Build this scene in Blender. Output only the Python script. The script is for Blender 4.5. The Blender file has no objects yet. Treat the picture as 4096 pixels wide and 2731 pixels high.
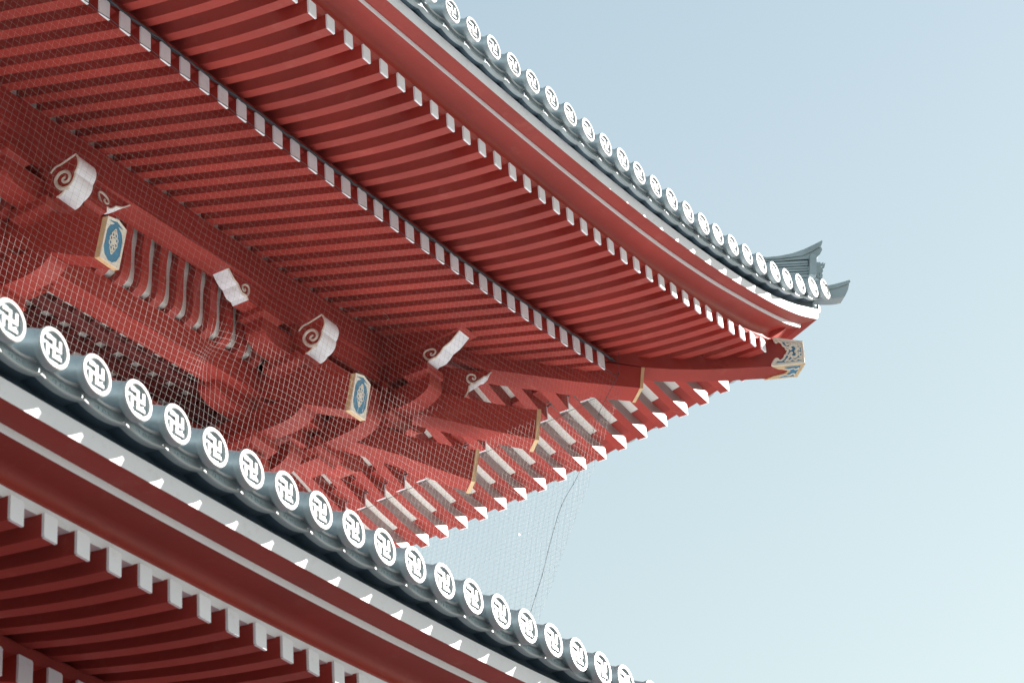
import bpy, math, random
from mathutils import Matrix, Vector
random.seed(7)
C = bpy.context.scene.collection
# ---------------------------------------------------------------- units
# everything is laid out in rafter pitches (0.3 m): x along the front eave towards the corner, y into the
# building, z up, origin at the tip of the upper hip corner; P() turns that into metres over the ground.
U = 0.3
Z0 = 55.5
def P(p): return (p[0]*U, p[1]*U, (p[2]+Z0)*U)
def MIR(p): return (-p[1], -p[0], p[2])          # mirror about the hip: front eave -> side eave
R2 = math.sqrt(2)
def HIP(s, z, c): return (s/R2 + c/2, -s/R2 + c/2, z)   # a point of a plane parallel to the hip
# measured outlines: (y, z), (s, z) or (x, z) pairs in rafter pitches
G = {
  'cam': {"R":[[0.5194,-0.8518,-0.0687],[-0.4191,-0.324,0.8482],[0.7447,0.4118,0.5252]],"C":[-85.908,-34.9617,-50.1393],"f":10412.3736},
  'scrollA': [[10.234,0.712],[10.149,0.464],[10.154,0.255],[10.247,-0.004],[10.248,-0.213],[10.362,-0.388],[10.515,-0.487],[10.648,-0.514],[10.871,-0.604],[10.987,-0.68]],
  'rimA': [[10.234,0.712],[10.592,0.626],[10.842,0.568],[11.093,0.541],[11.277,0.394]],
  'spiralA': [[10.515,-0.487],[10.718,-0.466],[10.878,-0.362],[11.002,-0.19],[11.051,-0.019],[11.001,0.11],[10.863,0.216],[10.675,0.21],[10.515,0.081],[10.46,-0.092],[10.522,-0.215],[10.663,-0.23],[10.759,-0.129],[10.736,-0.049],[10.637,-0.032]],
  'spiralB': [[8.825,2.415],[9.066,2.421],[9.193,2.588],[9.233,2.774],[9.168,2.879],[9.009,2.873],[8.864,2.77],[8.845,2.633],[8.929,2.563],[9.018,2.624],[8.979,2.694]],
  'scrollB': [[7.988,3.118],[8.209,2.895],[8.336,2.79],[8.566,2.691],[8.68,2.53],[8.825,2.415],[9.067,2.404],[9.178,2.276]],
  'scrollC': [[-12.417,3.106],[-12.662,2.843],[-12.764,2.821],[-12.978,2.647],[-13.255,2.44],[-13.4,2.344],[-13.466,2.082],[-13.621,1.801]],
  'spiralC': [[-13.113,2.508],[-13.291,2.466],[-13.437,2.555],[-13.467,2.682],[-13.421,2.814],[-13.303,2.881],[-13.167,2.848],[-13.122,2.751],[-13.166,2.662],[-13.241,2.676],[-13.224,2.743]],
  'hip_base': [[-12.447,3.025],[-10.401,2.848],[-9.103,2.735],[-7.582,2.674],[-6.329,2.629],[-6.165,3.606]],
  'hip_fly': [[-6.05,3.615],[-4.989,3.646],[-3.759,3.714],[-0.62,4.11],[0.781,4.365],[0.84,5.366],[-0.425,5.45]],
  'beamb': {"top":[[-13.742,1.737],[-12.502,1.529],[-11.202,1.38],[-10.61,1.351]],"bot":[[-14.307,0.612],[-12.585,0.283],[-10.814,-0.003]]},
  'beamc': {"top":[[-16.398,0.116],[-15.367,-0.548],[-14.371,-0.492],[-13.23,-0.638]],"bot":[[-17.958,-0.621],[-16.278,-1.072],[-14.442,-1.729],[-13.498,-2.024]]},
  'cap_outline': [[-0.425,5.45],[0.84,5.366],[0.781,4.365],[-0.62,4.11],[-0.621,4.193],[-0.46,4.439],[-0.352,4.46],[-0.303,4.386],[-0.181,4.421],[-0.074,4.521],[-0.009,4.656],[0.069,4.715],[0.093,4.808],[0.161,4.879],[0.076,4.951],[0.044,5.066],[-0.042,5.125],[-0.117,5.277],[-0.231,5.307],[-0.333,5.247],[-0.372,5.309]],
  'cap_blue': [[-0.09,5.305],[0.73,5.252],[0.697,4.476],[-0.46,4.257],[-0.379,4.341],[-0.21,4.38],[-0.027,4.525],[0.062,4.662],[0.176,4.815],[0.107,5.006],[0.029,5.131]],
  'cap_heart': [[0.311,4.943],[0.25,5.017],[0.262,5.11],[0.365,5.17],[0.481,5.153],[0.54,5.066],[0.526,4.96],[0.467,4.877],[0.505,4.801],[0.49,4.695],[0.407,4.597],[0.289,4.601],[0.228,4.675],[0.239,4.754],[0.316,4.799]],
  'cap_scr': [[[0.07,5.265],[0.131,5.191],[0.23,5.225],[0.309,5.284],[0.394,5.212],[0.517,5.248],[0.578,5.174],[0.681,5.235],[0.69,5.13],[0.608,5.045],[0.665,4.944]],[[0.587,4.886],[0.648,4.812],[0.569,4.754],[0.65,4.655],[0.656,4.525],[0.541,4.542],[0.411,4.454],[0.275,4.496],[0.146,4.407],[0.034,4.451],[0.143,4.564],[0.137,4.694]],[[-0.071,4.365],[0.031,4.425],[0.092,4.534]],[[0.094,5.083],[0.182,5.038],[0.192,4.934]]],
  'ridge_cap_top': [[-0.085,9.641],[0.507,9.767],[1.097,9.952],[1.646,10.206],[2.152,10.502],[2.535,10.743]],
  'ridge_cap_mid': [[-0.098,9.538],[0.411,9.613],[0.913,9.731],[1.524,9.873],[1.914,10.084],[2.457,10.456]],
  'ridge_cap_low': [[0.007,9.461],[0.478,9.538],[1.188,9.668],[1.806,9.767],[2.136,9.82],[2.344,10.02]],
  'ridge_layers': [[[0.475,9.517],[1.799,9.717]],[[0.48,9.358],[1.777,9.551]],[[0.49,9.237],[1.747,9.426]],[[1.032,9.168],[1.716,9.293]],[[1.066,9.041],[1.685,9.159]],[[1.536,9.01],[1.657,9.049]]],
  'plate': [[1.867,9.933],[2.132,9.884],[1.99,8.852],[1.686,8.884]],
  'beast': [[2.125,9.649],[2.249,9.704],[2.402,9.689],[2.4,9.586],[2.615,9.737],[2.528,9.481],[2.45,9.386],[2.456,9.3],[2.382,9.177],[2.409,9.092],[2.341,8.883],[2.253,8.991],[2.199,8.783],[2.137,8.894],[2.067,8.946],[2.109,9.066],[2.039,9.118]],
  'tail_top': [[2.705,8.538],[2.976,8.633],[3.249,8.735],[3.523,8.846]],
  'tail_mid': [[2.676,8.333],[2.947,8.428],[3.331,8.592],[3.501,8.693]],
  'tail_low': [[2.796,7.911],[3.008,7.958],[3.211,8.027],[3.402,8.366]],
  'rib': [[12.448,1.674],[12.516,1.292],[12.536,0.673],[12.549,0.303],[12.627,-0.07],[12.756,-0.251],[13.016,-0.379]],
  'plaqueR': [[8.954,-1.391],[9.26,-2.802]],
  'T': [[-28.557,3.344],[-27.292,3.389],[-26.012,3.469],[-24.729,3.558],[-23.498,3.611],[-22.227,3.685],[-20.957,3.769],[-19.71,3.849],[-18.452,3.952],[-17.21,4.059],[-16.021,4.148],[-14.756,4.275],[-13.479,4.441],[-12.116,4.534],[-10.833,4.806],[-9.672,4.907],[-8.301,5.162],[-7.024,5.412],[-5.729,5.667],[-4.438,5.968],[-3.291,6.209],[-1.942,6.653],[-0.448,7.253],[0.928,7.848]],
  'LT': [[-54.561,-23.549],[-53.303,-23.558],[-52.024,-23.55],[-50.737,-23.5],[-49.499,-23.495],[-48.245,-23.462],[-46.991,-23.416],[-45.74,-23.389],[-44.493,-23.338],[-43.234,-23.256],[-42.022,-23.207],[-40.788,-23.165],[-39.566,-23.085],[-38.324,-22.998],[-37.08,-22.913],[-35.837,-22.816],[-34.622,-22.753],[-33.39,-22.671],[-32.195,-22.625],[-31.004,-22.543]],
  'ceilsq': [[-26.89,15.2,-0.18],[-25.89,15.2,-0.1],[-24.88,15.2,-0.03],[-23.9,15.2,0.04],[-22.9,15.2,0.08],[-29.66,14.6,-1.83],[-28.7,14.6,-1.76],[-27.73,14.6,-1.7],[-26.77,14.6,-1.62],[-25.81,14.6,-1.58],[-24.83,14.6,-1.51]],
}

# ---------------------------------------------------------------- materials
def new_mat(name):
    m = bpy.data.materials.new(name); m.use_nodes = True
    nt = m.node_tree
    return m, nt, nt.nodes['Principled BSDF']
def paint(name, col, rough=.45, var=.12, scale=1.6, bump=.0, metal=0., spec=.5, stain=None, stain_amt=.0, piece=.05):
    m, nt, b = new_mat(name)
    tc = nt.nodes.new('ShaderNodeTexCoord')
    n = nt.nodes.new('ShaderNodeTexNoise'); n.inputs['Scale'].default_value = scale
    n.inputs['Detail'].default_value = 6; n.inputs['Roughness'].default_value = .62
    nt.links.new(tc.outputs['Object'], n.inputs['Vector'])
    ramp = nt.nodes.new('ShaderNodeValToRGB')
    lo = [max(0, c*(1-var)) for c in col]; hi = [min(1, c*(1+var)) for c in col]
    ramp.color_ramp.elements[0].position = .3; ramp.color_ramp.elements[1].position = .72
    ramp.color_ramp.elements[0].color = (*lo, 1); ramp.color_ramp.elements[1].color = (*hi, 1)
    nt.links.new(n.outputs['Fac'], ramp.inputs['Fac'])
    oi = nt.nodes.new('ShaderNodeObjectInfo'); vr = nt.nodes.new('ShaderNodeMapRange')
    vr.inputs[3].default_value = 1-piece; vr.inputs[4].default_value = 1+piece
    nt.links.new(oi.outputs['Random'], vr.inputs[0])
    hv = nt.nodes.new('ShaderNodeHueSaturation'); nt.links.new(vr.outputs[0], hv.inputs['Value'])
    nt.links.new(ramp.outputs['Color'], hv.inputs['Color'])
    out = hv.outputs['Color']
    if stain:
        n2 = nt.nodes.new('ShaderNodeTexNoise'); n2.inputs['Scale'].default_value = scale*4.5
        n2.inputs['Detail'].default_value = 8; n2.inputs['Roughness'].default_value = .7
        nt.links.new(tc.outputs['Object'], n2.inputs['Vector'])
        r2 = nt.nodes.new('ShaderNodeMapRange'); r2.inputs[1].default_value = .56; r2.inputs[2].default_value = .78
        r2.inputs[3].default_value = 0; r2.inputs[4].default_value = stain_amt
        nt.links.new(n2.outputs['Fac'], r2.inputs[0])
        mx = nt.nodes.new('ShaderNodeMix'); mx.data_type = 'RGBA'
        nt.links.new(r2.outputs[0], mx.inputs[0]); nt.links.new(out, mx.inputs[6]); mx.inputs[7].default_value = (*stain, 1)
        out = mx.outputs[2]
    nt.links.new(out, b.inputs['Base Color'])
    rr = nt.nodes.new('ShaderNodeMapRange'); rr.inputs[3].default_value = rough-.07; rr.inputs[4].default_value = rough+.1
    nt.links.new(n.outputs['Fac'], rr.inputs[0]); nt.links.new(rr.outputs[0], b.inputs['Roughness'])
    b.inputs['Metallic'].default_value = metal
    b.inputs['Specular IOR Level'].default_value = spec
    if bump:
        n3 = nt.nodes.new('ShaderNodeTexNoise'); n3.inputs['Scale'].default_value = 22; n3.inputs['Detail'].default_value = 5
        nt.links.new(tc.outputs['Object'], n3.inputs['Vector'])
        bp = nt.nodes.new('ShaderNodeBump'); bp.inputs['Strength'].default_value = bump; bp.inputs['Distance'].default_value = .01
        nt.links.new(n3.outputs['Fac'], bp.inputs['Height']); nt.links.new(bp.outputs['Normal'], b.inputs['Normal'])
    return m
RED = paint('red_paint', (.335, .043, .034), .52, .16, .9, .12, spec=.3, stain=(.44, .125, .10), stain_amt=.5, piece=.09)
SHADE_RED = paint('shaded_red_paint', (.15, .030, .028), .6, .15, 1.5, .1, spec=.3)  # red darkened for the ceiling lattice: recess shade put into the colour
WHITE = paint('white_paint', (.83, .83, .88), .6, .04, 2.2, .05, stain=(.55, .50, .46), stain_amt=.45)
PLASTER = paint('white_plaster', (.74, .73, .70), .8, .05, 3., .10, stain=(.5, .47, .43), stain_amt=.3)
TILE = paint('roof_tile', (.36, .42, .445), .46, .14, 3.0, .12, metal=.25, stain=(.32, .34, .33), stain_amt=.4)
RIM = paint('tile_face', (.47, .465, .46), .5, .08, 3.5, .10, metal=.0, stain=(.40, .40, .38), stain_amt=.4)
BED_SHADE = paint('dark_tile_and_shade', (.030, .062, .088), .6, .15, 4., .1)  # dark bed board colour, also the painted shade under the pan tiles
GOLD = paint('gilt_metal', (.74, .53, .30), .42, .12, 5., .06, metal=.25, stain=(.42, .27, .14), stain_amt=.6)
CREAM = paint('cream_metal', (.78, .70, .61), .5, .06, 5., .05, stain=(.5, .38, .27), stain_amt=.5)
BLUE = paint('blue_enamel', (.045, .20, .34), .45, .2, 7., .06, stain=(.15, .33, .44), stain_amt=.6)
NET = paint('net_cord', (.24, .24, .225), .6, .08, 4., spec=.4)
SIDE_SHADE = paint('rafter_side_shade', (.36, .275, .27), .6, .06, 2.2, .05, stain=(.36, .25, .24), stain_amt=.3)  # white rafter cheeks greyed: shade and red bounce put into the colour
CORD = paint('dark_cord', (.045, .05, .06), .8, .2, 9.)
ROOF_BOUNCE = paint('roof_bounce_field', (.60, .62, .63), .5, .12, 2.0, .0, metal=.2)  # deck made lighter than the tiles to bounce light onto the eaves
GROUND = paint('darkened_paving', (.075, .075, .08), .85, .10, .35, .0)  # paving colour darkened to hold back bounce under the lower eave
# ---------------------------------------------------------------- mesh helper
class MB:
    def __init__(s): s.v = []; s.f = []; s.m = []
    def face(s, pts, mi=0):
        i = len(s.v); s.v += [tuple(p) for p in pts]; s.f.append(tuple(range(i, i+len(pts)))); s.m.append(mi)
    def grid(s, rows, mi=0, mis=None):
        i = len(s.v); n = len(rows[0])
        for r in rows: s.v += [tuple(p) for p in r]
        for a in range(len(rows)-1):
            for b in range(n-1):
                s.f.append((i+a*n+b, i+a*n+b+1, i+(a+1)*n+b+1, i+(a+1)*n+b)); s.m.append(mis[b] if mis else mi)
    def hexa(s, c, mi=0, fm=None):
        # 8 corners: bottom ring 0-3, top ring 4-7
        i = len(s.v); s.v += [tuple(p) for p in c]
        for k, q in enumerate(((0,3,2,1), (4,5,6,7), (0,1,5,4), (1,2,6,5), (2,3,7,6), (3,0,4,7))):
            s.f.append(tuple(i+a for a in q)); s.m.append(fm[k] if fm else mi)
    def box(s, x0, x1, y0, y1, z0, z1, mi=0):
        s.hexa([(x0,y0,z0),(x1,y0,z0),(x1,y1,z0),(x0,y1,z0),(x0,y0,z1),(x1,y0,z1),(x1,y1,z1),(x0,y1,z1)], mi)
    def prism(s, poly, a, b, fn, mi=0, side=None, cap_b=None):
        # polygon of (u, w) pairs swept between a and b; fn(u, w, d) -> point
        i = len(s.v); n = len(poly)
        s.v += [fn(u, w, a) for u, w in poly]+[fn(u, w, b) for u, w in poly]
        s.f.append(tuple(range(i, i+n))); s.m.append(mi)
        s.f.append(tuple(range(i+2*n-1, i+n-1, -1))); s.m.append(mi if cap_b is None else cap_b)
        for k in range(n):
            q = (k+1) % n
            s.f.append((i+k, i+n+k, i+n+q, i+q)); s.m.append(mi if side is None else (side(k) if callable(side) else side))
    def tube(s, pts, r, n=6, mi=0, taper=None):
        pts = [Vector(p) for p in pts]; i = len(s.v); m = len(pts)
        up = Vector((.3, .5, .81)).normalized()
        for k, p in enumerate(pts):
            d = (pts[min(k+1, m-1)]-pts[max(k-1, 0)])
            d = d.normalized() if d.length > 1e-9 else Vector((1, 0, 0))
            a = d.cross(up); a = a.normalized() if a.length > 1e-6 else d.orthogonal().normalized()
            b = d.cross(a)
            rr = r*(taper(k/(m-1)) if taper else 1)
            for q in range(n):
                t = 2*math.pi*q/n; s.v.append(tuple(p+a*(rr*math.cos(t))+b*(rr*math.sin(t))))
        for k in range(m-1):
            for q in range(n):
                q2 = (q+1) % n
                s.f.append((i+k*n+q, i+k*n+q2, i+(k+1)*n+q2, i+(k+1)*n+q)); s.m.append(mi)
        s.f.append(tuple(i+q for q in range(n))[::-1]); s.m.append(mi)
        s.f.append(tuple(i+(m-1)*n+q for q in range(n))); s.m.append(mi)
    def build(s, name, mats, parent=None, mirror=False, smooth=False, fix=True):
        me = bpy.data.meshes.new(name)
        vs = [P(MIR(p)) if mirror else P(p) for p in s.v]
        me.from_pydata(vs, [], s.f)
        for m in (mats if isinstance(mats, (list, tuple)) else [mats]): me.materials.append(m)
        me.polygons.foreach_set('material_index', s.m)
        if smooth: me.polygons.foreach_set('use_smooth', [True]*len(s.f))
        if fix:
            import bmesh
            bm = bmesh.new(); bm.from_mesh(me)
            if smooth: bmesh.ops.remove_doubles(bm, verts=bm.verts, dist=1e-5)
            bmesh.ops.recalc_face_normals(bm, faces=bm.faces); bm.to_mesh(me); bm.free()
        if smooth:
            try: me.set_sharp_from_angle(angle=math.radians(38))
            except Exception: pass
        o = bpy.data.objects.new(name, me); C.objects.link(o)
        if parent: o.parent = parent
        return o
def tag(o, label=None, cat=None, group=None, kind=None):
    if label: o['label'] = label
    if cat: o['category'] = cat
    if group: o['group'] = group
    if kind: o['kind'] = kind
    return o
def thing(name, label, cat, group=None):
    o = bpy.data.objects.new(name, None); C.objects.link(o); o.empty_display_size = .5
    return tag(o, label, cat, group)
def smoothline(pts, n=6):
    # Catmull-Rom through the points
    pts = [Vector(p) for p in pts]; out = []
    for i in range(len(pts)-1):
        p0, p1, p2, p3 = pts[max(i-1, 0)], pts[i], pts[i+1], pts[min(i+2, len(pts)-1)]
        for k in range(n):
            t = k/n
            out.append(tuple(.5*((2*p1)+(p2-p0)*t+(2*p0-5*p1+4*p2-p3)*t*t+(3*p1-p0-3*p2+p3)*t**3)))
    out.append(tuple(pts[-1])); return out
def table(xs, ys):
    # smooth interpolation of a small table
    def f(t):
        if t <= xs[0]: return ys[0]+(ys[1]-ys[0])/(xs[1]-xs[0])*(t-xs[0])
        if t >= xs[-1]: return ys[-1]
        i = max(k for k in range(len(xs)) if xs[k] <= t)
        def sl(k):
            if k <= 0: return (ys[1]-ys[0])/(xs[1]-xs[0])
            if k >= len(xs)-1: return 0
            return (ys[k+1]-ys[k-1])/(xs[k+1]-xs[k-1])
        h = xs[i+1]-xs[i]; u = (t-xs[i])/h
        return ((2*u**3-3*u**2+1)*ys[i]+(u**3-2*u**2+u)*h*sl(i)+(-2*u**3+3*u**2)*ys[i+1]+(u**3-u**2)*h*sl(i+1))
    return f
# ---------------------------------------------------------------- eave curves (t = distance from the corner)
class Eave: pass
up = Eave(); lo = Eave()
up.z = lambda t: math.exp(1.56362-t/19.206)
up.zb = lambda t: -.63535+math.exp(1.53640-t/26.50)
up.y = 0.; up.off = 0.; up.tend = 50.
K = (-1.6, 0, 1, 3, 5, 8, 12, 18, 26, 32)
up.kay = table(K, (1.0, .85, .78, .68, .63, .60, .61, .69, .71, .72))
up.b1 = table(K, (1.58, 1.36, 1.27, 1.19, 1.13, 1.03, .99, 1.06, 1.16, 1.17))
up.fb = table(K, (1.84, 1.58, 1.46, 1.32, 1.25, 1.17, 1.15, 1.21, 1.31, 1.33))
up.ft = table(K, (2.26, 2.02, 1.86, 1.64, 1.53, 1.49, 1.50, 1.57, 1.63, 1.67))
up.pan = table(K, (2.64, 2.36, 2.14, 1.90, 1.77, 1.67, 1.60, 1.63, 1.70, 1.73))
up.mono = .56
def lo_z(t):
    if t >= 31: return -26.38223+math.exp(2.72691-t/13.738)
    a = math.exp(2.72691-31/13.738); return -26.38223+a+a/13.738*(31-t)+.0006*(31-t)**2
lo.z = lo_z
lo.zb = lambda t: lo.z(t)-.10
lo.y = -4.945; lo.off = 4.945; lo.tend = 66.
cst = lambda c: (lambda t: c)
lo.kay = cst(.77); lo.b1 = cst(1.175); lo.fb = cst(1.405); lo.ft = cst(1.765); lo.pan = cst(2.02)
# rafter undersides
def fly_z(e, t, q):      # q = distance in from the tip
    d = (e.zb(t)-e.z(t)+.24)
    return e.z(t)+.085*q+.0130*q*q+d*q/4.9
def base_slope(e, t):
    if e is lo: return .328
    return max(.275, (4.949-.0671*t-e.zb(t)-.01)/6.583)
def base_z(e, t, q): return e.zb(t)+base_slope(e, t)*(q-4.867)
WF, HF, WB, HB = .375, .53, .45, .66
GAP = 1.4855
gate = thing('temple_gate', 'red painted two-storey temple gate with grey tiled upturned eaves and white rafter ends', 'gate')
# ---------------------------------------------------------------- rafters
def flying(e, t, mirror=False, white_side=False):
    qe = 6.6
    if e is up: qe = min(qe, t-.15)
    if qe < .3: qe = .3
    n = 10; rows = []
    for i in range(n+1):
        q = qe*i/n; zb = fly_z(e, t, q); y = e.y+q
        rows.append([(-t, y, zb), (-t-WF, y, zb), (-t-WF, y, zb+HF), (-t, y, zb+HF), (-t, y, zb)])
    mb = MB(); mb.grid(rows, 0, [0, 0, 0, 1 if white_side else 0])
    mb.face(rows[-1][:4])
    o = mb.build('flying_rafter', [RED, SIDE_SHADE], gate, mirror)
    pe = MB(); y = e.y; zb = e.z(t); g = .012; r = .035
    poly = [(-t-WF-g+r, zb-g), (-t+g, zb-g), (-t+g, zb+HF-r), (-t+g-r, zb+HF), (-t-WF-g, zb+HF), (-t-WF-g, zb-g+r)]
    pe.prism(poly, y-.03, y+.035, lambda u, w, d: (u, d, w))
    pe.build('painted_end', WHITE, o, mirror)
    return o
def base(e, t, mirror=False):
    qe = 19.0 if e is up else 9.0
    if e is up: qe = min(qe, t-.35)
    q0 = 4.867
    if qe-q0 < .5: return
    zb0, zb1 = base_z(e, t, q0), base_z(e, t, qe)
    y0, y1 = e.y+q0, e.y+qe; w, h = WB, HB
    mb = MB(); mb.hexa([(-t-w,y0,zb0),(-t,y0,zb0),(-t,y1,zb1),(-t-w,y1,zb1),(-t-w,y0,zb0+h),(-t,y0,zb0+h),(-t,y1,zb1+h),(-t-w,y1,zb1+h)])
    o = mb.build('base_rafter', RED, gate, mirror)
    g = .012; r = .04; pe = MB()
    poly = [(-t-w-g+r, zb0-g), (-t+g, zb0-g), (-t+g, zb0+h-r), (-t+g-r, zb0+h), (-t-w-g, zb0+h), (-t-w-g, zb0-g+r)]
    pe.prism(poly, y0-.035, y0+.03, lambda u, w_, d: (u, d, w_))
    pe.build('painted_end', WHITE, o, mirror)
for i in range(38): flying(up, GAP+i)
for i in range(5, 41): base(up, GAP+i)
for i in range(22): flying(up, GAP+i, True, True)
for i in range(5, 26): base(up, GAP+i, True)
for i in range(15): flying(lo, 41.774-2+i)
for i in range(9): base(lo, 41.774+1+i)
# ---------------------------------------------------------------- eave boards, swept along the eave and mitred at the corner
def sweep(e, prof, name, mats, mis, mirror=False, n=70, t_end=None, closed=False, smooth=True):
    # prof: list of (y offset from the rafter tips, fn(t) -> height over the rafter underside)
    te = t_end or e.tend; rows = []
    for i in range(n+1):
        u = (i/n)**1.35; r = []
        for (dy, fz) in prof:
            q = e.off-dy if e is lo else -dy      # how far past the upper rafter tips
            t0 = -q; t = t0+u*(te-t0)
            r.append((-t, e.y+dy, e.z(t)+fz(t)))
        rows.append(r)
    mb = MB(); mb.grid(rows, 0, mis)
    return mb.build(name, mats, gate, mirror, smooth)
def plus(f, c): return lambda t: f(t)+c
def mixf(f, g, k): return lambda t: f(t)*(1-k)+g(t)*k
def boards(e, mirror=False, t_end=None, inner=1.2, inner_mat=0):
    ztop = lambda q: (lambda t: fly_z(e, t, q)-e.z(t)+HF-.004)
    prof = [(inner, plus(ztop(inner), .25)), (inner, ztop(inner)), (.55, ztop(.55)), (.16, ztop(.16)), (.10, plus(e.kay, -.03)), (.06, e.kay),
            (.10, mixf(e.kay, e.b1, .25)), (.10, mixf(e.kay, e.b1, .58)), (.03, mixf(e.kay, e.b1, .83)), (-.14, mixf(e.kay, e.b1, .98)), (-.42, mixf(e.kay, e.b1, 1.03)), (-.75, e.b1),
            (-.785, plus(e.b1, .085)), (-.80, plus(e.b1, .22)), (-.3, plus(e.b1, .30))]
    im = inner_mat
    sweep(e, prof, 'eave_board', [RED, WHITE], [im, im, im, im, 0, 0, 0, 0, 0, 0, 0, 1, 1, 1], mirror, t_end=t_end)
    prof2 = [(-.30, plus(e.b1, .19)), (-.72, plus(e.b1, .15)), (-.98, mixf(plus(e.b1, .15), e.fb, .45)), (-1.18, mixf(plus(e.b1, .13), e.fb, .78)), (-1.35, e.fb), (-1.45, e.ft), (-1.22, plus(e.ft, .03)), (-.6, plus(e.ft, .10))]
    sweep(e, prof2, 'fascia_board', [RED, WHITE], [0, 0, 0, 0, 1, 1, 1], mirror, t_end=t_end)
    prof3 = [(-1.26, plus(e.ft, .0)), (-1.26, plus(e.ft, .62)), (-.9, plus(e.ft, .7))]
    sweep(e, prof3, 'tile_bed', [BED_SHADE], [0, 0], mirror, t_end=t_end, smooth=False)
boards(up); boards(up, True, 42.); boards(lo, False, 66., .35, 1)
# white boarding over the rafters, kioi bar, and roof deck
def ceiling(e, mirror=False, te=48., name='eave_ceiling'):
    for (q0, q1, f, h) in ((0.7, 5.6, fly_z, HF+.012), (5.3, 18.6, base_z, HB+.012)):
        if e is lo and q1 > 10: q1 = 9.
        rows = []
        t0l = lambda q: (q-.05 if e is up else 30.)
        n, m = 40, 10
        for i in range(n+1):
            r = []
            for j in range(m+1):
                q = q0+(q1-q0)*j/m; a = t0l(q); t = a+(te-a)*i/n
                r.append((-t, e.y+q, f(e, t, q)+h))
            rows.append(r)
        mb = MB(); mb.grid(rows); mb.build(name, PLASTER, gate, mirror, True)
ceiling(up); ceiling(up, True, 40.); ceiling(lo, False, 64.)
def kioi(e, mirror=False, te=48.):
    rows = []
    for i in range(41):
        u = i/40; r = []
        for (q, f) in ((6.0, lambda t: base_z(e, t, 6.0)+HB-.0), (5.98, lambda t: base_z(e, t, 4.95)+HB+.006), (5.0, lambda t: base_z(e, t, 5.0)+HB+.002), (4.97, lambda t: fly_z(e, t, 5.0)+.03), (5.5, lambda t: fly_z(e, t, 5.5)+.30)):
            a = q if e is up else 30.; t = a+(te-a)*u
            r.append((-t, e.y+q, f(t)))
        rows.append(r)
    mb = MB(); mb.grid(rows); mb.build('rafter_bar', RED, gate, mirror)
kioi(up); kioi(up, True, 40.); kioi(lo, False, 64.)
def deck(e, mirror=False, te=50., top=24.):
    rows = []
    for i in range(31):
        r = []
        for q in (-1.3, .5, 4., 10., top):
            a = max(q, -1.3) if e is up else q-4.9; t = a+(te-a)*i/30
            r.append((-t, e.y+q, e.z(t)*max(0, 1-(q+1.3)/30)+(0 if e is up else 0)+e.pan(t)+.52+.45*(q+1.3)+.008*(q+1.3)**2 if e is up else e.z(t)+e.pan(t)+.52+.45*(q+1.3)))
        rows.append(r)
    mb = MB(); mb.grid(rows); mb.build('roof_deck', ROOF_BOUNCE, gate, mirror, True)
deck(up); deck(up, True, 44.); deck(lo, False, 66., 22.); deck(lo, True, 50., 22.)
# ---------------------------------------------------------------- eave tiles
RO, RI = .445, .335
def arc(n=36): return [(math.cos(2*math.pi*k/n), math.sin(2*math.pi*k/n)) for k in range(n)]
def manji(h=.222, w=.040):
    a = h-2*w
    return [(-h,h),(-h,a),(-w,a),(-w,w),(-h,w),(-h,-h),(-a,-h),(-a,-w),(-w,-w),(-w,-h),(h,-h),(h,-a),(w,-a),(w,-w),(h,-w),(h,h),(a,h),(a,w),(w,w),(w,h)]
def disc_mesh():
    mb = MB(); A = arc(40)
    prof = [(RO-.01, .14, 1), (RO, .05, 1), (RO, -.015, 0), (RO-.02, -.04, 0), (RI+.02, -.04, 0), (RI, -.02, 1), (RI-.008, .016, 1), (.001, .02, 1)]
    rows = [[(r*c, y, r*s_) for (r, y, _) in prof] for c, s_ in A+A[:1]]
    mb.grid(rows, 0, [p[2] for p in prof[:-1]])
    mb.prism(manji(), -.022, .03, lambda u, w_, d: (u, d, w_), 0)
    return mb
def body_mesh(L=7.):
    mb = MB(); A = arc(28); r = .385
    prof = [(r, .0), (r, .04)]
    for k in (1.35, 2.9, 4.4):
        if k+.3 < L: prof += [(r, k), (r-.012, k+.01), (r-.012, k+.05), (r+.012, k+.06), (r+.012, k+.15), (r, k+.17)]
    prof += [(r, L)]
    rows = [[(rr*c, y, rr*s_+.45*y) for (rr, y) in prof] for c, s_ in A+A[:1]]
    mb.grid(rows); return mb
protos = {}
def local_build(mb, name, mats, smooth=True):
    me_o = mb.build(name, mats, None, False, smooth)
    me = me_o.data
    for v in me.vertices: v.co.z -= Z0*U
    return me_o
TY = -2.06
def round_tile(e, x, y, z, mirror=False):
    L = 7. if e is lo else (7. if x < -8 else max(.9, -x+.6))
    key = round(L, 2)
    if key not in protos:
        o = local_build(body_mesh(L), 'round_eave_tile', TILE); protos[key] = o.data; o.parent = gate
    else:
        o = bpy.data.objects.new('round_eave_tile', protos[key]); C.objects.link(o); o.parent = gate
    if 'disc' not in protos:
        d = local_build(disc_mesh(), 'end_disc', [RIM, TILE]); protos['disc'] = d.data
    else: d = bpy.data.objects.new('end_disc', protos['disc']); C.objects.link(d)
    d.parent = o
    if mirror:
        o.rotation_euler = (0, 0, math.radians(90)); o.location = P(MIR((x, y, z)))
    else: o.location = P((x, y, z))
    return o
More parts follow.
